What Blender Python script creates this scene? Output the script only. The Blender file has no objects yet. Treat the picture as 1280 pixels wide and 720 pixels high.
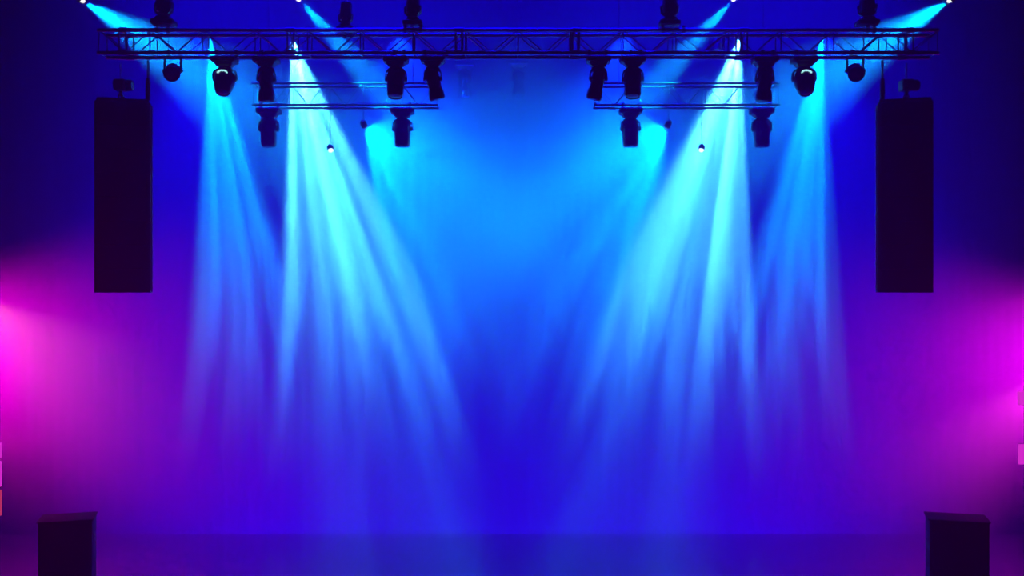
import bpy, bmesh, math, random
from mathutils import Vector, Matrix, Euler
random.seed(7)
PI = math.pi
S = bpy.context.scene
C = S.collection
CAMZ = 4.5
F = 35.0 / 36.0 * 1280.0


def P(px, py, Y):
    """world point seen at photo pixel (px, py) at distance Y in front of the camera"""
    return Vector(((px - 640) * Y / F, Y, CAMZ - (py - 360) * Y / F))


# ------------------------------------------------------------------ materials
def mat(name, col, rough=0.5, metal=0.0, spec=0.5, bump=0.0, bscale=60.0, var=0.0):
    m = bpy.data.materials.new(name)
    m.use_nodes = True
    nt = m.node_tree
    b = nt.nodes['Principled BSDF']
    b.inputs['Base Color'].default_value = (*col, 1)
    b.inputs['Roughness'].default_value = rough
    b.inputs['Metallic'].default_value = metal
    b.inputs['Specular IOR Level'].default_value = spec
    tc = nt.nodes.new('ShaderNodeTexCoord')
    nz = nt.nodes.new('ShaderNodeTexNoise')
    nz.inputs['Scale'].default_value = bscale
    nt.links.new(tc.outputs['Object'], nz.inputs['Vector'])
    if var > 0:
        mr = nt.nodes.new('ShaderNodeMapRange')
        mr.inputs['To Min'].default_value = max(0.02, rough - var)
        mr.inputs['To Max'].default_value = min(1, rough + var)
        nt.links.new(nz.outputs['Fac'], mr.inputs['Value'])
        nt.links.new(mr.outputs['Result'], b.inputs['Roughness'])
    if bump > 0:
        bp = nt.nodes.new('ShaderNodeBump')
        bp.inputs['Strength'].default_value = bump
        bp.inputs['Distance'].default_value = 0.004
        nt.links.new(nz.outputs['Fac'], bp.inputs['Height'])
        nt.links.new(bp.outputs['Normal'], b.inputs['Normal'])
    return m


def glow(name, col, strength):
    m = bpy.data.materials.new(name)
    m.use_nodes = True
    nt = m.node_tree
    b = nt.nodes['Principled BSDF']
    b.inputs['Base Color'].default_value = (0.01, 0.01, 0.01, 1)
    b.inputs['Specular IOR Level'].default_value = 0.1
    b.inputs['Emission Color'].default_value = (*col, 1)
    b.inputs['Emission Strength'].default_value = strength
    return m


M_BLACK = mat('black_powder_coat', (0.012, 0.012, 0.014), 0.42, 0, 0.5, 0.25, 120, 0.1)
M_HEAD = mat('glossy_black_plastic', (0.012, 0.012, 0.015), 0.22, 0, 0.6, 0.05, 30, 0.06)
M_CAB = mat('black_speaker_paint', (0.010, 0.010, 0.012), 0.6, 0, 0.3, 0.5, 90, 0.1)
M_GRILLE = mat('black_steel_grille', (0.008, 0.008, 0.010), 0.7, 0, 0.2, 0.6, 300, 0.1)
M_ALU = mat('truss_aluminium', (0.30, 0.30, 0.32), 0.34, 1.0, 0.5, 0.1, 40, 0.1)
M_STEEL = mat('dark_steel', (0.10, 0.10, 0.11), 0.4, 1.0, 0.5, 0.1, 60, 0.1)
M_LENS = mat('unlit_lens_glass', (0.03, 0.03, 0.04), 0.08, 0, 0.8)
M_REDLENS = mat('red_filter_glass', (0.35, 0.01, 0.02), 0.12, 0, 0.6)
M_DRAPE = mat('deep_blue_drape', (0.0015, 0.005, 0.014), 0.95, 0, 0.05, 0.1, 40)
M_FLOOR = mat('black_stage_floor', (0.012, 0.012, 0.014), 0.12, 0, 1.0, 0.15, 25, 0.06)
M_FLOOR.node_tree.nodes['Principled BSDF'].inputs['IOR'].default_value = 3.4
M_WALL = mat('black_wall_paint', (0.012, 0.012, 0.013), 0.9, 0, 0.1, 0.3, 12)
M_CYANLENS = glow('lit_cyan_lens', (0.55, 0.95, 1.0), 4.0)
M_WHITELENS = glow('lit_white_lens', (0.9, 0.9, 0.8), 3.0)
M_GLARE = glow('pale_cyan_glare', (0.42, 0.95, 1.0), 1.9)  # glare on the egg heads, put in as emission
M_PINKTUBE = glow('lit_magenta_tube', (1.0, 0.035, 0.9), 1.3)
M_REDTUBE = glow('lit_red_tube', (1.0, 0.06, 0.22), 0.9)


# ------------------------------------------------------------------ mesh helpers
def add_box(bm, c, d, bev=0.0, mtx=None, taper=None):
    r = bmesh.ops.create_cube(bm, size=1.0)
    vs = r['verts']
    for v in vs:
        x, y, z = v.co.x * d[0], v.co.y * d[1], v.co.z * d[2]
        if taper and v.co.z < 0:
            x *= taper
            y *= taper
        v.co = Vector((x + c[0], y + c[1], z + c[2]))
    if bev > 0:
        es = list({e for v in vs for e in v.link_edges})
        bv = bmesh.ops.bevel(bm, geom=es, offset=bev, segments=3, affect='EDGES', profile=0.5)
        vs = list({v for f in bv['faces'] for v in f.verts} | {v for v in vs if v.is_valid})
    if mtx is not None:
        for v in vs:
            v.co = mtx @ v.co


def add_tube(bm, a, b, r, n=10):
    a, b = Vector(a), Vector(b)
    d = b - a
    q = d.to_track_quat('Z', 'Y').to_matrix().to_4x4()
    m = Matrix.Translation((a + b) / 2) @ q
    bmesh.ops.create_cone(bm, cap_ends=True, segments=n, radius1=r, radius2=r, depth=d.length, matrix=m)


def add_lathe(bm, prof, n=32, mtx=None):
    rings = []
    for (r, z) in prof:
        if r < 1e-6:
            rings.append([bm.verts.new((0, 0, z))])
        else:
            rings.append([bm.verts.new((r * math.cos(2 * PI * i / n), r * math.sin(2 * PI * i / n), z)) for i in range(n)])
    for A, B in zip(rings, rings[1:]):
        for i in range(n):
            j = (i + 1) % n
            if len(A) == 1 and len(B) == 1:
                continue
            if len(A) == 1:
                bm.faces.new((A[0], B[j], B[i]))
            elif len(B) == 1:
                bm.faces.new((A[i], A[j], B[0]))
            else:
                bm.faces.new((A[i], A[j], B[j], B[i]))
    if mtx is not None:
        for ring in rings:
            for v in ring:
                v.co = mtx @ v.co


def add_prism(bm, pts, y0, y1):
    """outline in the XZ plane pushed from y0 to y1"""
    A = [bm.verts.new((x, y0, z)) for x, z in pts]
    B = [bm.verts.new((x, y1, z)) for x, z in pts]
    bm.faces.new(A)
    bm.faces.new(B[::-1])
    n = len(pts)
    for i in range(n):
        j = (i + 1) % n
        bm.faces.new((A[i], B[i], B[j], A[j]))


def mesh(name, fn, smooth=True):
    bm = bmesh.new()
    fn(bm)
    bmesh.ops.recalc_face_normals(bm, faces=bm.faces)
    me = bpy.data.meshes.new(name)
    bm.to_mesh(me)
    bm.free()
    if smooth:
        for p in me.polygons:
            p.use_smooth = True
        try:
            me.set_sharp_from_angle(angle=math.radians(35))
        except Exception:
            pass
    return me


def part(name, me, m, parent, loc=(0, 0, 0), rot=(0, 0, 0), scale=None, label=None):
    if not me.materials:
        me.materials.append(m)
    o = bpy.data.objects.new(name, me)
    C.objects.link(o)
    o.parent = parent
    o.location = loc
    o.rotation_euler = rot
    if scale:
        o.scale = scale
    if label:
        o['label'] = label
    return o


def thing(name, label, cat, loc, rot=(0, 0, 0), group=None, scale=1.0):
    o = bpy.data.objects.new(name, None)
    C.objects.link(o)
    o.empty_display_size = 0.2
    o.location = loc
    o.rotation_euler = rot
    o.scale = (scale,) * 3
    o['label'] = label
    o['category'] = cat
    if group:
        o['group'] = group
    return o


def struct(name, me, m):
    me.materials.append(m)
    o = bpy.data.objects.new(name, me)
    C.objects.link(o)
    o['kind'] = 'structure'
    return o


# ------------------------------------------------------------------ setting
RX, Y0, Y1, H = 13.0, -1.5, 20.6, 19.0
YP, ZP = 18.2, -5.6      # added unseen pit along the backdrop for blue fill lamps


def floor_fn(b):
    pts = [(Y0 - .2, 0), (YP, 0), (YP, ZP), (Y1 + .2, ZP), (Y1 + .2, ZP - .2), (Y0 - .2, ZP - .2)]
    A = [b.verts.new((-RX - .2, y, z)) for y, z in pts]
    B = [b.verts.new((RX + .2, y, z)) for y, z in pts]
    b.faces.new(A)
    b.faces.new(B[::-1])
    for k in range(len(pts)):
        q = (k + 1) % len(pts)
        b.faces.new((A[k], B[k], B[q], A[q]))


struct('floor', mesh('floor', floor_fn, False), M_FLOOR)
struct('wall_back', mesh('wall_back', lambda b: add_box(b, (0, Y1 + .1, (H + ZP) / 2), (2 * RX + .4, .2, H - ZP)), False), M_WALL)
struct('wall_left', mesh('wall_left', lambda b: add_box(b, (-RX - .1, (Y0 + Y1) / 2, (H + ZP) / 2), (.2, Y1 - Y0, H - ZP)), False), M_WALL)
struct('wall_right', mesh('wall_right', lambda b: add_box(b, (RX + .1, (Y0 + Y1) / 2, (H + ZP) / 2), (.2, Y1 - Y0, H - ZP)), False), M_WALL)
struct('ceiling', mesh('ceiling', lambda b: add_box(b, (0, (Y0 + Y1) / 2, H + .1), (2 * RX + .4, Y1 - Y0 + .4, .2)), False), M_WALL)

YC = 19.6


def curtain_mesh(x0, x1, open_left, open_right, seed, yoff):
    rnd = random.Random(seed)
    ph = [rnd.uniform(0, 6.28) for _ in range(4)]

    def fn(bm):
        nx, nz = int((x1 - x0) / 0.035), 30
        grid = []
        for k in range(nz + 1):
            z = ZP + 0.012 + (H - ZP - 0.35) * k / nz
            row = []
            for i in range(nx + 1):
                t = i / nx
                x = x0 + (x1 - x0) * t
                pull = max(0.0, 1 - z / 3.3) ** 1.3
                x += open_left * pull * max(0, 1 - (x - x0) / 1.6) - open_right * pull * max(0, 1 - (x1 - x) / 1.6)
                w = 11.5 * x + ph[0] + 0.9 * math.sin(0.9 * x + ph[1]) + 0.25 * math.sin(z * 0.35 + x)
                y = YC + yoff + 0.012 * math.sin(w) + 0.006 * math.sin(2.3 * w + ph[2]) + 0.03 * math.sin(0.31 * w + ph[3])
                row.append(bm.verts.new((x, y, z)))
            grid.append(row)
        for A, B in zip(grid, grid[1:]):
            for i in range(nx):
                bm.faces.new((A[i], A[i + 1], B[i + 1], B[i]))
    me = mesh('curtain', fn)
    me.materials.append(M_DRAPE)
    return me


o = bpy.data.objects.new('backdrop_curtain', curtain_mesh(-12.6, 12.6, 0, 0, 5, 0))
C.objects.link(o)
sol = o.modifiers.new('thickness', 'SOLIDIFY')
sol.thickness = 0.012
o['label'] = 'wide deep blue pleated backdrop curtain filling the back of the stage, lit blue and magenta'
o['category'] = 'curtain'

# ------------------------------------------------------------------ trusses
YT = 14.0
NODES = []


def clear_x(x, Y):
    """nearest place to x along a truss where a clamp meets no brace"""
    for k in range(60):
        for sg in (1, -1):
            q = x + sg * k * .004
            if all(abs(q - n) > w or abs(Y - yy) > .4 for n, w, yy in NODES):
                return q
    return x


def box_truss(name, label, pxl, pxr, ytop, ybot, Y, half, bay_px, r, rb, joints, cables, mat_, group=None):
    yf = Y - half
    ptop, pbot = P(pxl, ytop, yf), P(pxl, ybot, yf)
    x0, x1 = (pxl - 640) * Y / F, (pxr - 640) * Y / F
    zt, zb = ptop.z, pbot.z
    base = Vector(((x0 + x1) / 2, Y, zb))
    nbays = max(2, round((pxr - pxl) / bay_px))
    for k in range(2 * nbays + 1):
        NODES.append((x0 + (x1 - x0) * k / (2 * nbays), .105, Y))
    for px in joints:
        NODES.append(((px - 640) * Y / F, .105, Y))
    t = thing(name, label, 'truss', base, group=group)
    L, h = x1 - x0, zt - zb
    me = mesh('chord', lambda b: add_tube(b, (-L / 2, 0, 0), (L / 2, 0, 0), r, 16))
    for yy in (-half, half):
        for zz in (0, h):
            part('chord', me, mat_, t, (0, yy, zz))
    nb = max(2, round((pxr - pxl) / bay_px))
    bl = L / nb
    up = mesh('upright', lambda b: add_tube(b, (0, 0, r * .6), (0, 0, h - r * .6), rb, 8))
    cr = mesh('crosspiece', lambda b: add_tube(b, (0, -half + r * .6, 0), (0, half - r * .6, 0), rb, 8))
    d1 = mesh('diagonal', lambda b: add_tube(b, (-bl / 4 + .02, 0, h - r * .6), (bl / 4 - .02, 0, r * .6), rb, 8))
    d2 = mesh('diagonal', lambda b: add_tube(b, (-bl / 4 + .02, 0, r * .6), (bl / 4 - .02, 0, h - r * .6), rb, 8))
    for i in range(nb + 1):
        x = -L / 2 + bl * i + (0.02 if i == 0 else -0.02 if i == nb else 0)
        for yy in (-half, half):
            part('upright', up, mat_, t, (x, yy, 0))
        for zz in (0, h):
            part('crosspiece', cr, mat_, t, (x, 0, zz))
        if i < nb:
            for yy in (-half, half):
                part('diagonal', d1, mat_, t, (x + bl * .25, yy, 0))
                part('diagonal', d2, mat_, t, (x + bl * .75, yy, 0))
    for px in joints:
        xj = (px - 640) * Y / F - base.x

        def jf(b):
            for yy in (-half, half):
                for zz in (0, h):
                    add_tube(b, (-.06, yy, zz), (.06, yy, zz), r * 1.35, 14)
                for dx in (-.045, .045):
                    add_tube(b, (dx, yy, 0), (dx, yy, h), rb * 1.3, 8)
            for dx in (-.045, .045):
                add_tube(b, (dx, -half, h), (dx, half, h), rb * 1.3, 8)
        part('joint_coupler', mesh('joint_coupler', jf), mat_, t, (xj, 0, 0))
    for px in cables:
        xj = (px - 640) * Y / F - base.x
        part('hanging_cable', mesh('hanging_cable', lambda b: add_tube(b, (0, 0, r), (0, 0, H - zb), .007, 6)), M_STEEL, t, (xj, half, h * 0 + h))
        o = t.children[-1] if False else None
    return t, zb, zt


TR, ZB, ZT = box_truss('box_truss', 'long front lighting truss of aluminium tubes spanning the top of the stage',
                       127, 1168, 37.5, 66, YT, .145, 65, .027, .0095, (158, 366, 574, 719, 927, 1132), (206, 516, 837, 1084), M_ALU)
# shorten the cables so they end at the ceiling
for o in TR.children:
    if o.name.startswith('hanging_cable'):
        o.location.z = 0
YR = 15.9
RT1, ZRB, ZRT = box_truss('box_truss', 'short rear truss in the cyan haze above the left beam cluster',
                          318, 548, 104, 131, YR, .145, 46, .018, .0055, (), (333, 515), M_BLACK, None)
RT2, _, _ = box_truss('box_truss', 'short rear truss in the cyan haze above the right beam cluster',
                      742, 972, 104, 131, YR, .145, 46, .018, .0055, (), (775, 957), M_BLACK, None)

# ------------------------------------------------------------------ moving heads
def hook_clamp(b):
    add_box(b, (0, 0, .011), (.04, .05, .026), .006)
    pts = [(.031 * math.cos(a), .031 * math.sin(a)) for a in [PI * (.0 + i / 10) for i in range(-2, 13)]]
    pts2 = [(.043 * math.cos(a), .043 * math.sin(a)) for a in [PI * (.0 + i / 10) for i in range(-2, 13)]]
    A = [[bm_v for bm_v in (b.verts.new((-.018, y, z + .06)), b.verts.new((.018, y, z + .06)))] for y, z in pts]
    B = [[bm_v for bm_v in (b.verts.new((-.018, y, z + .06)), b.verts.new((.018, y, z + .06)))] for y, z in pts2]
    for i in range(len(A) - 1):
        b.faces.new((A[i][0], A[i + 1][0], A[i + 1][1], A[i][1]))
        b.faces.new((B[i][0], B[i][1], B[i + 1][1], B[i + 1][0]))
        for k in (0, 1):
            b.faces.new((A[i][k], B[i][k], B[i + 1][k], A[i + 1][k]))
    for i in (0, -1):
        b.faces.new((A[i][0], A[i][1], B[i][1], B[i][0]))


ME = {}
ME['clamp'] = mesh('clamp', hook_clamp)


def base_fn(b):
    add_box(b, (0, 0, -.045), (.37, .28, .09), .025)
    add_box(b, (0, 0, -.115), (.30, .22, .07), .02, taper=.72)
    add_lathe(b, [(0, -.14), (.085, -.14), (.085, -.165), (0, -.165)], 24)
    for s in (-1, 1):
        add_box(b, (s * .186, 0, -.04), (.012, .16, .03), .005)
    add_box(b, (0, -.142, -.045), (.12, .008, .045), .003)


ME['base'] = mesh('base', base_fn)


def make_yoke(R):
    """U bracket that hugs a head of radius R"""
    def fn(b):
        o, n = R + .026, R + .008
        out = [(-.07, -.16), (.07, -.16), (.10, -.175), (o - .012, -.215), (o, -.25), (o, -.33), (o - .008, -.37), (n, -.37), (n, -.255), (n - .02, -.225),
               (0, -.195), (-n + .02, -.225), (-n, -.255), (-n, -.37), (-o + .008, -.37), (-o, -.33), (-o, -.25), (-o + .012, -.215), (-.10, -.175)]
        add_prism(b, out, -.045, .045)
        for s in (-1, 1):
            add_tube(b, (s * (R - .02), 0, -.33), (s * (o + .008), 0, -.33), .034, 16)
    return fn


ME['yoke_long'] = mesh('yoke', make_yoke(.134))
ME['yoke_slim'] = mesh('yoke', make_yoke(.110))
ME['yoke_egg'] = mesh('yoke', make_yoke(.152))


def head_long(b):
    add_lathe(b, [(0, .13), (.085, .13), (.115, .115), (.128, .08), (.132, 0), (.130, -.12), (.122, -.16), (.126, -.17), (.126, -.25),
                  (.108, -.285), (.098, -.285), (.098, -.262), (0, -.262)], 36)
    for k in range(5):
        add_lathe(b, [(.131, .06 - k * .02), (.136, .056 - k * .02), (.136, .050 - k * .02), (.131, .046 - k * .02)], 36)
    for s in (-1, 1):
        add_box(b, (0, s * .135, -.08), (.10, .02, .12), .008)


def head_slim(b):
    add_lathe(b, [(0, .12), (.07, .12), (.098, .10), (.105, .06), (.105, -.1), (.096, -.14), (.10, -.15), (.118, -.20), (.122, -.27), (.122, -.32),
                  (.112, -.33), (.105, -.33), (.105, -.31), (0, -.31)], 36)
    for k in range(6):
        add_lathe(b, [(.104, .07 - k * .02), (.109, .066 - k * .02), (.109, .060 - k * .02), (.104, .056 - k * .02)], 36)


def head_egg(b):
    add_lathe(b, [(0, .135), (.06, .13), (.105, .11), (.14, .07), (.155, .01), (.157, -.05), (.148, -.12), (.130, -.19), (.108, -.25), (.098, -.262),
                  (.09, -.262), (.088, -.245), (0, -.245)], 40)
    add_box(b, (0, -.10, .105), (.15, .03, .018), .008)
    for s in (-1, 1):
        add_box(b, (s * .07, -.10, .095), (.02, .05, .03), .006)


ME['head_long'] = mesh('head', head_long)
ME['head_slim'] = mesh('head', head_slim)
ME['head_egg'] = mesh('head', head_egg)
LENSZ = {'head_long': (-.275, .098), 'head_slim': (-.322, .105), 'head_egg': (-.256, .088)}
for k, (z, r) in LENSZ.items():
    ME['lens_' + k] = mesh('lens', lambda b, z=z, r=r: add_lathe(
        b, [(0, z - .012), (r * .5, z - .009), (r * .85, z - .002), (r, z + .006), (r, z + .012), (0, z + .012)], 28))


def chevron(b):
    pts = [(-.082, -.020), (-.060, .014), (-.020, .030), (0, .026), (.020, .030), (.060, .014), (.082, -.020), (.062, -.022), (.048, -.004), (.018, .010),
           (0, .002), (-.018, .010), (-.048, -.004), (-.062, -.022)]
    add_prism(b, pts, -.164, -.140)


ME['chevron'] = mesh('glare_chevron', chevron)


def moving_head(label, px, Y, z, kind, tilt=0, pan=0, roll=0, scale=1.0, up=False, group=None, lens=None, stretch=1.0):
    """z: height of the clamp face; hangs below (or stands above when up)"""
    x = (px - 640) * Y / F
    t = thing('moving_head_light', label, 'stage light', (x, Y, z), (PI if up else 0, 0, 0), group, scale)
    part('base', ME['base'], M_BLACK, t)
    for s in (-1, 1):
        part('hanging_clamp', ME['clamp'], M_STEEL, t, ((clear_x(x + s * .12 * scale, Y) - x) / scale, 0, 0), (0, 0, 0), (1 / scale,) * 3)
    part('yoke', ME[kind.replace('head', 'yoke')], M_BLACK, t, (0, 0, 0), (0, 0, math.radians(pan)))
    h = part('head', ME[kind], M_HEAD, t, (0, 0, -.33), (math.radians(tilt), math.radians(roll), math.radians(pan)), (1, 1, stretch))
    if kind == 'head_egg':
        part('glare_chevron', ME['chevron'], M_GLARE, h, (0, 0, .015), label='pale cyan chevron of glare on the glossy head')  # glowing strip stands for a reflection on the head
    lm = ME['lens_' + kind]
    l = part('lens', lm, M_LENS, h)
    if lens is not None:
        l.material_slots[0].link = 'OBJECT'
        l.material_slots[0].material = lens[0]
        l['label'] = lens[1]
    return t


G = 'moving heads under the front truss'
zu = ZB - .06     # hook clamps sit round the lower chord
fy = YT - .145
FR = [
    # label, px, kind, tilt, pan, roll, scale
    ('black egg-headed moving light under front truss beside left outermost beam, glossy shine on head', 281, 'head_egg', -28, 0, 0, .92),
    ('slim black moving light hanging left of the whitest left beam', 333, 'head_slim', 4, 10, 0, .93),
    ('stocky black moving light above a blue-lit one, right of the left beam cluster', 495, 'head_long', -12, 8, 3, .93),
    ('black moving light left of centre tilted with its red-tinted lower end inward', 541, 'head_slim', 6, 0, -13, .90),
    ('black moving light right of centre tilted with its red-tinted lower end outward left', 748, 'head_slim', 6, 0, 13, .90),
    ('stocky black moving light above a blue-lit one, left of the right beam cluster', 791, 'head_long', -12, -8, 0, .93),
    ('slim black moving light hanging right of the whitest right beam', 956, 'head_slim', 4, -10, 3, .93),
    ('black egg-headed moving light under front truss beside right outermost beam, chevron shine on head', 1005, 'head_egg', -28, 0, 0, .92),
]
for lab, px, kind, ti, pa, ro, sc in FR:
    ln = (M_REDLENS, 'dark red lens') if px in (541, 748) else None
    moving_head(lab, px, fy, zu, kind, ti, pa, ro, sc, False, G, ln)

# small round spots near the truss ends
def small_spot(label, px, Y, z, tilt, pan):
    x = (px - 640) * Y / F
    t = thing('spot_light', label, 'stage light', (x, Y, z), (0, 0, 0), 'small spots near the truss ends')
    part('hanging_clamp', ME['clamp'], M_STEEL, t, (clear_x(x, Y) - x, 0, 0))

    def br(b):
        add_box(b, (0, 0, -.02), (.20, .05, .02), .004)
        for s in (-1, 1):
            add_box(b, (s * .112, 0, -.11), (.016, .05, .20), .004)
            add_lathe(b, [(0, 0), (.025, 0), (.025, .02), (0, .02)], 14, Matrix.Translation((s * .122, 0, -.19)) @ Matrix.Rotation(s * PI / 2, 4, 'Y'))
    part('bracket', mesh('bracket', br), M_BLACK, t)
    h = part('lamp_body', mesh('lamp_body', lambda b: add_lathe(b, [
        (0, .13), (.05, .125), (.085, .10), (.102, .05), (.106, 0), (.106, -.09), (.112, -.095), (.112, -.12), (.10, -.12), (.098, -.10), (0, -.10)], 30)),
        M_BLACK, t, (0, 0, -.20), (math.radians(tilt), 0, math.radians(pan)))
    part('lens', mesh('lens', lambda b: add_lathe(b, [(0, -.112), (.06, -.11), (.098, -.102), (.098, -.095), (0, -.095)], 24)), M_LENS, h)
    return t


small_spot('small round black spot light under truss near its left end', 216, fy, zu, -60, 10)
small_spot('small round black spot light under truss near its right end', 1069, fy, zu, -60, -10)
# moving heads standing on the truss
zup = ZT + .06
GU = 'moving heads standing on the front truss'
for lab, px, sc, ro, Y in (
        ('black moving light standing on truss top at left end, beside the upper left beam', 205, .86, 4, fy),
        ('black moving light standing on truss top left of centre', 516, .74, 0, fy),
        ('black moving light standing on truss top right of centre, beside short upper beam', 837, .78, -3, fy),
        ('black moving light standing on truss top at right end, beside the upper right beam', 1084, .80, 0, fy),
        ('dim moving light standing on rear tube of truss beside the second upper beam from left', 432, .66, 0, YT + .145)):
    moving_head(lab, px, Y, zup, 'head_long', -8, 20, ro, sc, True, GU)

# blue-lit heads under the rear trusses
GR = 'blue-lit moving heads under the rear trusses'
zr = ZRB - .06
for lab, px, ti, pa in (
        ('blue-lit moving light hanging low behind the slim head of the left beam cluster', 336, 0, 0),
        ('blue-lit moving light hanging low behind the stocky head left of centre', 503, 0, 5),
        ('blue-lit moving light hanging low behind the stocky head right of centre', 788, 0, -5),
        ('blue-lit moving light hanging low behind the slim head of the right beam cluster', 952, 0, 0)):
    moving_head(lab, px, YR - .145, zr, 'head_long', ti, pa, 0, .98, False, GR)

# ghosts in the haze, far behind
YG = 18.6
for lab, px, y in (('faint moving light lost in blue haze left of centre', 581, 78), ('faint moving light lost in blue haze near centre', 648, 76)):
    z = P(px, y, YG).z
    t = moving_head(lab, px, YG, z, 'head_slim', 0, 0, 0, 1.0, False, 'faint moving lights far behind in the haze')
    part('hanging_cable', mesh('hanging_cable', lambda b, z=z: add_tube(b, (0, 0, .0), (0, 0, H - z), .008, 6)), M_STEEL, t)

# ------------------------------------------------------------------ small lamps that throw the beams
def axes(pos, target):
    d = (target - pos).normalized()
    zax = -d
    xax = Vector((1, 0, 0)) - zax * zax.x
    if xax.length < .15:
        xax = Vector((0, 0, 1)).cross(zax)
    xax.normalize()
    yax = zax.cross(xax)
    return Matrix((xax, yax, zax)).transposed()


def par_lamp(label, pos, target, r, ln, glowmat, stem, group, dome=.040):
    """short round lamp: lens at pos, looking at target, stem going up to what carries it"""
    R = axes(pos, target).to_euler()
    pos = pos - (target - pos).normalized() * (dome + .008)
    t = thing('beam_lamp', label, 'stage light', pos, R, group)
    part('lamp_body', mesh('lamp_body', lambda b: add_lathe(b, [
        (0, ln), (r * .55, ln), (r * .8, ln * .92), (r, ln * .7), (r, .012), (r * 1.06, .01), (r * 1.06, -.012), (r * .95, -.012), (r * .93, .004), (0, .004)], 28)), M_BLACK, t)
    part('lens', mesh('lens', lambda b: add_lathe(b, [(0, -dome), (r * .4, -dome * .9), (r * .7, -dome * .62), (r * .90, .0), (r * .90, .010), (0, .010)], 24)), glowmat, t)
    inv = t.rotation_euler.to_matrix().inverted()
    a = inv @ Vector((0, 0, stem))
    c = Vector((0, 0, ln * .5))
    part('hanging_bracket', mesh('hanging_bracket', lambda b: (add_tube(b, c, c + a, .006, 8))), M_STEEL, t)
    return t


def lnode(nt, typ, **kw):
    n = nt.nodes.new(typ)
    for k, v in kw.items():
        setattr(n, k, v)
    return n


def gobo_light(name, pos, target, power, col, umin, umax, vmin, vmax, usoft, vsoft, streak=(0, 0, 1.0), seed=0.0, radius=.03, spread=None):
    """real spot lamp with shuttered, striped gobo. u: sideways, v: up, both as tangents from the lamp's axis"""
    L = bpy.data.lights.new(name, 'SPOT')
    L.energy = power
    L.color = col
    L.shadow_soft_size = radius
    big = max(abs(umin), abs(umax), abs(vmin), abs(vmax)) + max(usoft, vsoft)
    L.spot_size = min(math.radians(170), 2 * math.atan(big * 1.35) + .02)
    L.spot_blend = 0.1
    L.use_nodes = True
    nt = L.node_tree
    em = nt.nodes['Emission']
    tc = lnode(nt, 'ShaderNodeTexCoord')
    sx = lnode(nt, 'ShaderNodeSeparateXYZ')
    nt.links.new(tc.outputs['Normal'], sx.inputs[0])

    def math_(op, a, b=None):
        n = lnode(nt, 'ShaderNodeMath', operation=op)
        for i, q in enumerate((a, b)):
            if q is None:
                continue
            if isinstance(q, (int, float)):
                n.inputs[i].default_value = q
            else:
                nt.links.new(q, n.inputs[i])
        return n.outputs[0]

    def sm(val, a, b):
        n = lnode(nt, 'ShaderNodeMapRange', interpolation_type='SMOOTHSTEP')
        nt.links.new(val, n.inputs['Value'])
        n.inputs['From Min'].default_value = a
        n.inputs['From Max'].default_value = b
        return n.outputs['Result']
    az = math_('ABSOLUTE', sx.outputs['Z'])
    u = math_('DIVIDE', math_('MULTIPLY', sx.outputs['X'], SGN), az)
    v = math_('DIVIDE', math_('MULTIPLY', sx.outputs['Y'], SGN), az)
    w = math_('MULTIPLY', sm(u, umin - usoft, umin + usoft), math_('SUBTRACT', 1.0, sm(u, umax - usoft, umax + usoft)))
    w2 = math_('MULTIPLY', sm(v, vmin - vsoft, vmin + vsoft), math_('SUBTRACT', 1.0, sm(v, vmax - vsoft * 1.5, vmax + vsoft * 1.5)))
    w = math_('MULTIPLY', w, w2)
    sc, lo, hi = streak
    if sc > 0:
        cx = lnode(nt, 'ShaderNodeCombineXYZ')
        nt.links.new(math_('ADD', math_('MULTIPLY', u, sc), seed), cx.inputs[0])
        nt.links.new(math_('MULTIPLY', v, sc * .22), cx.inputs[1])
        nz = lnode(nt, 'ShaderNodeTexNoise')
        nz.inputs['Scale'].default_value = 1.0
        nz.inputs['Detail'].default_value = 2.0
        nt.links.new(cx.outputs[0], nz.inputs['Vector'])
        mr = lnode(nt, 'ShaderNodeMapRange', interpolation_type='SMOOTHSTEP')
        nt.links.new(nz.outputs['Fac'], mr.inputs['Value'])
        mr.inputs['From Min'].default_value = .40
        mr.inputs['From Max'].default_value = .62
        mr.inputs['To Min'].default_value = lo
        mr.inputs['To Max'].default_value = hi
        w = math_('MULTIPLY', w, mr.outputs['Result'])
    nt.links.new(w, em.inputs['Strength'])
    o = bpy.data.objects.new(name, L)
    C.objects.link(o)
    o.location = pos
    o.rotation_euler = axes(pos, target).to_euler()
    return o


SGN = 1.0


def uv_of(pos, R, pt):
    l = R.transposed() @ (pt - pos)
    return l.x / -l.z, l.y / -l.z


def fan(name, apex, Y, xl, xr, ytop, ybot, power, col, usoft=.03, vsoft=.06, streak=(9, .25, 1.4), seed=0., radius=.03, yref=500, YW=YC):
    pos = P(apex[0], apex[1], Y)
    tgt = P((xl + xr) / 2, (ytop + ybot) / 2, YW)
    R = axes(pos, tgt)
    ul = uv_of(pos, R, P(xl, yref, YW))[0]
    ur = uv_of(pos, R, P(xr, yref, YW))[0]
    vb = uv_of(pos, R, P((xl + xr) / 2, ybot, YW))[1]
    vt = uv_of(pos, R, P((xl + xr) / 2, ytop, YW))[1]
    return gobo_light(name, pos, tgt, power, col, min(ul, ur), max(ul, ur), min(vb, vt), max(vb, vt), usoft, vsoft, streak, seed, radius), pos, tgt


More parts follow.
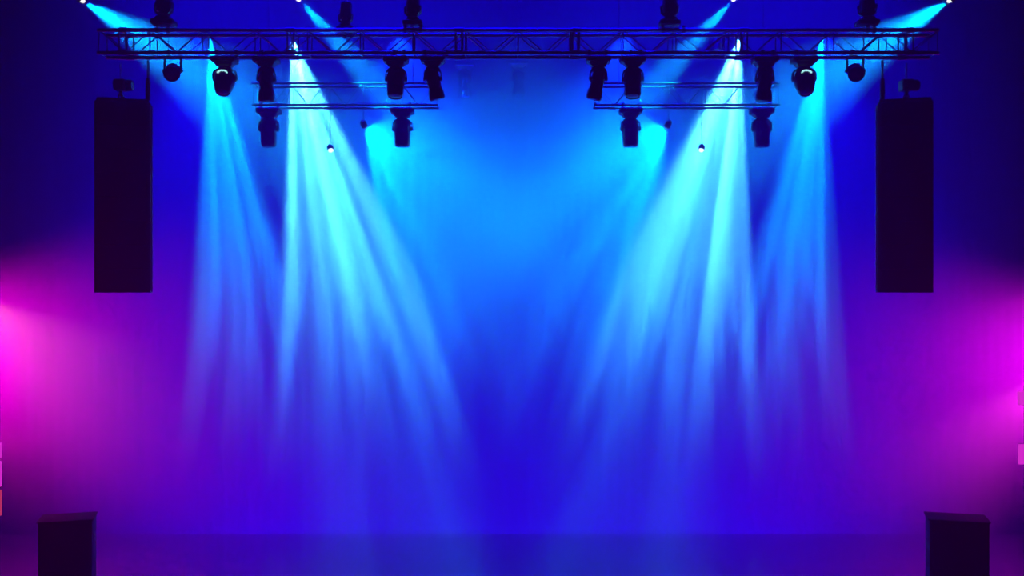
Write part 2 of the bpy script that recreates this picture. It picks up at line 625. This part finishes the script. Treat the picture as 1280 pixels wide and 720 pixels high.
MX = 1290
YPI = 16.7
pa, pb = P(236, 39, YPI), P(1054, 39, YPI)
t = thing('lighting_pipe', 'long thin dark pipe running just behind the top tube of the front truss', 'pipe', ((pa.x + pb.x) / 2, YPI, pa.z))
part('pipe', mesh('pipe', lambda b: add_tube(b, (-(pb.x - pa.x) / 2, 0, 0), ((pb.x - pa.x) / 2, 0, 0), .02, 14)), M_BLACK, t)
for px in (516, 837):
    part('hanging_cable', mesh('hanging_cable', lambda b: add_tube(b, (0, 0, .015), (0, 0, H - pa.z), .005, 6)), M_STEEL, t, ((px - 640) * YPI / F - t.location.x, 0, 0))
K = 1.0
CY = (0.0, 0.38, 1.0)
CYW = (0.075, 0.62, 1.0)
small_spot('small black spot light behind truss lattice, just left of the right white beam', 895, YPI, pa.z - .06, -20, 0)

for side in (0, 1):
    m = (lambda x: x) if side == 0 else (lambda x: MX - x)
    sd = 'left' if side == 0 else 'right'
    # outermost fan
    _, p, t = fan('outer_fan', (m(262), 47), YPI, m(232), m(372), 310, 500, 85000 * K, CY, .012, .10, (16, .2, 1.4), 3.1 + side)
    par_lamp('small round lamp behind truss throwing the outermost %s cyan beam' % sd, p, t, .06, .11, M_CYANLENS, .10, 'beam lamps behind the truss lattice')
    # white core fan
    _, p, t = fan('white_fan', (m(365), 47), YPI, m(344), m(572), 330, 515, 170000 * K, CYW, .03, .10, (12, .2, 1.45), 8.7 + side)
    par_lamp('small round lamp behind truss throwing the whitest %s beam' % sd, p, t, .06, .11, M_CYANLENS, .10, 'beam lamps behind the truss lattice')
    # low rear spots
    _, p, t = fan('low_fan', (m(457), 160), YR + .2, m(490), m(660), 310, 500, 26000 * K, CY, .16, .22, (9, .2, 1.45), 1.7 + side)
    fan('low_glow', (m(457), 160), YR + .2, m(540), m(900), 80, 410, 13500 * K, (0, .34, 1), .4, .28, (4, .5, 1.3), 2.2 + side)
    par_lamp('tiny bright lamp below rear truss at the %s, its beam fanning to centre' % sd, p, t, .05, .10, M_CYANLENS, .36, 'low bright lamps below the rear trusses')
    _, p, t = fan('low_fan', (m(414), 190), YR + .2, m(425), m(520), 330, 520, 9000 * K, CY, .08, .14, (9, .3, 1.35), 5.2 + side, YW=13.9)
    par_lamp('tiny bright lamp hanging lowest inside the %s cyan beam cluster' % sd, p, t, .05, .10, M_CYANLENS, .80, 'low bright lamps below the rear trusses')
    # upper beams crossing behind the truss
    YU = YT + 1.0
    pos = P(m(107), 3, YU)
    tgt = P(m(232), 82, YU + .9)
    gobo_light('upper_beam', pos, tgt, 26000 * K, CY, -.24, .24, -.20, .20, .05, .05, (0, 0, 1), 0, .03)
    par_lamp('white-glinting beam lamp at top edge above %s end of truss' % sd, pos, tgt, .05, .12, M_WHITELENS, .3, 'beam lamps along the top edge', .075)
    pos = P(m(376), 2, YU)
    tgt = P(m(440), 72, YU + .6)
    gobo_light('upper_beam', pos, tgt, 18000 * K, CY, -.12, .12, -.15, .15, .05, .05, (0, 0, 1), 0, .03)
    par_lamp('white-glinting beam lamp at top edge, %s of the stage middle' % sd, pos, tgt, .05, .12, M_WHITELENS, .3, 'beam lamps along the top edge', .075)

# ------------------------------------------------------------------ washes and added fills
def spot(name, pos, tgt, power, col, size, blend=1.0, radius=.15):
    L = bpy.data.lights.new(name, 'SPOT')
    L.energy = power
    L.color = col
    L.spot_size = math.radians(size)
    L.spot_blend = blend
    L.shadow_soft_size = radius
    o = bpy.data.objects.new(name, L)
    C.objects.link(o)
    o.location = pos
    o.rotation_euler = axes(Vector(pos), Vector(tgt)).to_euler()
    return o


BLUE = (0.0, 0.0, 1.0)  # unseen blue lamps, added to fill the haze
for x, e in ((-3.2, 36000), (0.0, 20000), (3.2, 36000)):
    spot('blue_fill', (x, 15.3, 17.5), (x * 1.2, 16.6, 0.0), e * K, BLUE, 52, 1.0)
for s in (-1, 1):
    spot('blue_fill', (s * 5.3, 15.8, 17.5), (s * 4.8, 17.0, 1.0), 42000 * K, BLUE, 27, 1.0)
    spot('blue_fill', (s * 5.3, YPI, P(640, 44, YPI).z), (s * 6.0, 18.6, 2.5), 6500 * K, BLUE, 75, 1.0, .06)  # added at the pipe ends without fixtures, to brighten the sides
for x in (-5.5, -3.3, -1.1, 1.1, 3.3, 5.5):
    spot('pit_fill', (x, 18.9, -5.1), (x * .98, 19.0, 6.0), 47000 * K, BLUE, 70, 1.0)  # unseen uplights added in the pit to brighten the lower haze
for x in (-1.9, 1.9):
    spot('blue_fill', (x, YPI, P(640, 44, YPI).z), (x * .8, 19.4, 4.5), 5500 * K, (0, .03, 1.0), 105, 1.0, .06)  # added under the pipe to brighten the upper centre
# magenta floods at both stage edges
for s in (-1, 1):
    gobo_light('magenta_wash', Vector((s * 11.1, 17.2, 3.95 if s < 0 else 3.6)), Vector((s * 10.1, 19.0, 3.4 if s < 0 else 3.1)), (31000 if s < 0 else 25000) * K,
               (0.85, 0.0, .5) if s < 0 else (.75, 0, .66), -1.0 if s > 0 else -3, 3 if s > 0 else 1.0, -.75, .48, .7, .35, (0, 0, 1), 0, .2)


def edge_beam(a, b, Y, power, col, size, dy=.6):
    spot('pink_beam_or_fill', P(a[0], a[1], Y), P(b[0], b[1], Y + dy), power * K, col, size, .9, .08)


edge_beam((-32, 375), (150, 520), 12.8, 2600, (1.0, .22, .06), 31, YC - 12.8)
edge_beam((-24, 540), (120, 625), 12.8, 600, (1.0, .02, .25), 34, YC - 12.8)
edge_beam((1325, 355), (1190, 470), 12.8, 1000, (1.0, .02, .55), 26, YC - 12.8)
edge_beam((1315, 470), (1140, 640), 12.8, 3200, (1.0, .04, .45), 30, YC - 12.8)
# weak unseen fill, added to tint the front of the hanging speakers
edge_beam((-60, 470), (60, 460), 12.0, 165, (.9, .0, .5), 120, -1.5)
edge_beam((1340, 470), (1220, 460), 12.0, 120, (.9, .0, .6), 120, -1.5)

# ------------------------------------------------------------------ hanging line arrays
def line_array(label, pxl, pxr, ytop, ybot, Y, inner):
    yf = Y - .3
    a, b = P(pxl, ytop, yf), P(pxr, ybot, yf)
    toe = inner * math.radians(17)
    w, h = (b.x - a.x) * math.cos(toe), a.z - b.z
    t = thing('line_array_speaker', label, 'loudspeaker', ((a.x + b.x) / 2 - .28 * math.sin(toe), Y, b.z), (0, 0, toe), group='hanging line array speakers')
    n = 8
    ch = h / n
    cab = mesh('cabinet', lambda bm: add_box(bm, (0, .01, ch / 2), (w, .56, ch - .003), .006))
    gr = mesh('grille', lambda bm: (add_box(bm, (0, -.287, ch / 2), (w - .03, .02, ch - .014), .005),
                                    [add_box(bm, (sx * (w / 2 - .05), -.29, ch / 2), (.02, .022, ch - .03), .004) for sx in (-1, 1)]))
    for i in range(n):
        c = part('cabinet', cab, M_CAB, t, (0, 0, ch * i))
        part('grille', gr, M_GRILLE, c)

    def rail(bm):
        add_box(bm, (0, 0, h * .5), (.022, .05, h * .98), .004)
        for k in range(n * 2):
            add_tube(bm, (-.022, 0, h * (k + .5) / (2 * n)), (.022, 0, h * (k + .5) / (2 * n)), .014, 10)
    part('rigging_rail', mesh('rigging_rail', rail), M_ALU, t, (inner * (w / 2 + .014), -.2, 0))

    def fr(bm):
        for yy in (-.2, .2):
            add_box(bm, (0, yy, h + .03), (w * .94, .05, .05), .006)
        add_box(bm, (0, 0, h + .045), (.06, .5, .06), .006)
    part('rigging_frame', mesh('rigging_frame', fr), M_STEEL, t)
    top = b.z + h
    # chain hoist above
    return (a.x + b.x) / 2, top, w


for lab, l, r, inn, s, hxp, cxp in (
        ('tall black line array speaker hanging at the left under the truss end', 117.5, 186.5, 1, 'left', 151, 185),
        ('tall black line array speaker hanging at the right under the truss end', 1099, 1167, -1, 'right', 1133, 1103)):
    YL = YT + .145
    hx, top, w = line_array(lab, l, r, 126, 366, YL, inn)
    x = (hxp - 640) * YL / F
    z0 = top + .105
    t = thing('chain_hoist', 'dark chain hoist above the %s hanging line array speaker' % s, 'hoist', (x, YL, z0), group='chain hoists above the speakers')

    def body(bm):
        add_box(bm, (0, 0, .17), (.17, .20, .16), .03)
        add_lathe(bm, [(0, 0), (.07, 0), (.08, .02), (.08, .13), (.07, .15), (0, .15)], 20, Matrix.Translation((.02, 0, .17)) @ Matrix.Rotation(PI / 2, 4, 'Y'))
        add_tube(bm, (0, 0, .09), (0, 0, .02), .025, 12)
        add_lathe(bm, [(.018, -.012), (.042, -.012), (.042, .012), (.018, .012), (.018, -.012)], 16, Matrix.Translation((0, 0, .012)) @ Matrix.Rotation(PI / 2, 4, 'X'))
    part('motor_body', mesh('motor_body', body), M_BLACK, t)

    def chain(bm):
        k, z = 0, .25
        while z < ZB - .065 - z0:
            m = Matrix.Translation((0, 0, z)) @ Matrix.Rotation(PI / 2 * (k % 2), 4, 'Z') @ Matrix.Rotation(PI / 2, 4, 'X')
            add_lathe(bm, [(.010, -.004), (.018, -.004), (.018, .004), (.010, .004), (.010, -.004)], 8, m)
            z += .028
            k += 1
    part('hanging_chain', mesh('hanging_chain', chain), M_STEEL, t)
    # cable bundle dropping beside the hoist
    x2 = (cxp - 640) * YL / F
    t2 = thing('hanging_cable_bundle', 'dark taped cable bundle dropping to inner top corner of the %s line array' % s, 'cable', (x2, YL, top + .062), group='cable drops at the speakers')

    def sleeve(bm):
        add_lathe(bm, [(0, 0), (.024, 0), (.032, .03), (.034, .16), (.030, .29), (.018, .32), (0, .32)], 14)
    part('sleeve', mesh('sleeve', sleeve), M_CAB, t2)

    def cab_(bm):
        for k in range(3):
            a = 2 * PI * k / 3
            add_tube(bm, (.012 * math.cos(a), .012 * math.sin(a), .31), (.012 * math.cos(a), .012 * math.sin(a), ZB - .03 - top - .062), .006, 6)
    part('hanging_cable', mesh('hanging_cable', cab_), M_BLACK, t2)

# ------------------------------------------------------------------ floor speakers
def floor_speaker(label, pxl, pxr, ytop, Y):
    D = .46
    yf = Y - D / 2
    a, b = P(pxl, ytop, yf), P(pxr, ytop, yf)
    w, h = (b.x - a.x) * .95, a.z
    toe = -math.copysign(math.radians(16), a.x)
    t = thing('floor_speaker', label, 'loudspeaker', ((a.x + b.x) / 2 - D / 2 * math.sin(toe), Y, 0), (0, 0, toe), group='bass speakers on the stage floor')
    hb = (h - .06) / 2
    cab = mesh('cabinet', lambda bm: add_box(bm, (0, 0, hb / 2), (w - .02, D, hb - .004), .014))
    gr = mesh('grille', lambda bm: add_box(bm, (0, -D / 2 - .002, hb / 2), (w - .09, .02, hb - .07), .008))
    hd = mesh('handle', lambda bm: (add_box(bm, (0, 0, 0), (.014, .20, .11), .005), add_tube(bm, (.01, -.07, .01), (.01, .07, .01), .012, 8)))
    for i in range(2):
        c = part('cabinet', cab, M_CAB, t, (0, 0, .05 + hb * i))
        part('grille', gr, M_GRILLE, c)
        for s in (-1, 1):
            part('handle', hd, M_BLACK, c, (s * (w / 2 - .01), 0, hb * .6))
    part('top_lid', mesh('top_lid', lambda bm: add_box(bm, (0, 0, h - .010), (w + .02, D + .03, .02), .006)), M_CAB, t)
    for sx in (-1, 1):
        for sy in (-1, 1):
            part('foot', mesh('foot', lambda bm: add_lathe(bm, [(0, 0), (.04, 0), (.045, .05), (0, .05)], 16)), M_BLACK, t, (sx * (w / 2 - .08), sy * (D / 2 - .08), 0))
    return t


floor_speaker('black bass speaker stack standing at bottom left of the stage', 47, 115, 651, 13.5)
floor_speaker('black bass speaker stack standing at bottom right, tinted purple', 1162, 1237, 651, 13.5)

# ------------------------------------------------------------------ side light towers at the picture's edges
def tower(label, px, Y, segs, mats, s):
    """upright LED batten on a pole and base; segs: (y0, y1, material, name, label)"""
    x = (px - 640) * Y / F
    t = thing('light_batten', label, 'stage light', (x, Y, 0), group='upright LED battens at the stage edges')
    zt = P(px, min(q[0] for q in segs) - 6, Y).z
    zb = P(px, max(q[1] for q in segs) + 6, Y).z
    part('base_plate', mesh('base_plate', lambda bm: add_lathe(bm, [(0, 0), (.24, 0), (.24, .015), (.05, .03), (0, .03)], 24)), M_BLACK, t)
    part('pole', mesh('pole', lambda bm: add_tube(bm, (s * .06, 0, .02), (s * .06, 0, zt), .02, 12)), M_STEEL, t)
    for (y0, y1, mm, lb) in segs:
        za, zbb = P(px, y0, Y).z, P(px, y1, Y).z
        part('housing', mesh('housing', lambda bm: add_box(bm, (0, .02, (za + zbb) / 2), (.05, .04, za - zbb - .01), .01)), M_BLACK, t)
        part('light_tube', mesh('light_tube', lambda bm: add_box(bm, (0, -.02, (za + zbb) / 2), (.09, .04, za - zbb), .012)), mm, t, label=lb)
    return t


tower('upright magenta and red LED batten at left picture edge above bass speaker', -1.5, 13.2,
      [(553, 572, M_PINKTUBE, 'glowing magenta segment'), (576, 608, M_PINKTUBE, 'glowing magenta segment'), (612, 644, M_REDTUBE, 'glowing red segment')], None, -1)
tower('upright magenta LED batten at right picture edge with one bright square segment', 1276, 13.2,
      [(489, 506, M_PINKTUBE, 'dim magenta segment'), (555, 580, M_PINKTUBE, 'bright magenta segment')], None, 1)

# ------------------------------------------------------------------ haze, camera
W = bpy.data.worlds.new('haze_air')
S.world = W
W.use_nodes = True
nt = W.node_tree
nt.nodes['Background'].inputs['Color'].default_value = (0, 0, 0, 1)
nt.nodes['Background'].inputs['Strength'].default_value = 0
vs = nt.nodes.new('ShaderNodeVolumeScatter')
vs.inputs['Color'].default_value = (1, 1, 1, 1)
vs.inputs['Density'].default_value = 0.05
vs.inputs['Anisotropy'].default_value = 0.0
nt.links.new(vs.outputs[0], nt.nodes['World Output'].inputs['Volume'])

cam = bpy.data.cameras.new('camera')
cam.lens = 35
cam.sensor_width = 36
cam.clip_end = 200
co = bpy.data.objects.new('camera', cam)
C.objects.link(co)
co.location = (0, 0, CAMZ)
co.rotation_euler = (PI / 2, 0, 0)
S.camera = co
S.view_settings.view_transform = 'Standard'
S.view_settings.look = 'None'
S.view_settings.exposure = 0
S.view_settings.gamma = 1
S.view_settings.use_curve_mapping = False
S.cycles.use_denoising = True
S.cycles.volume_bounces = 0
S.cycles.max_bounces = 4
S.cycles.use_adaptive_sampling = False
S.cycles.sample_clamp_indirect = 3
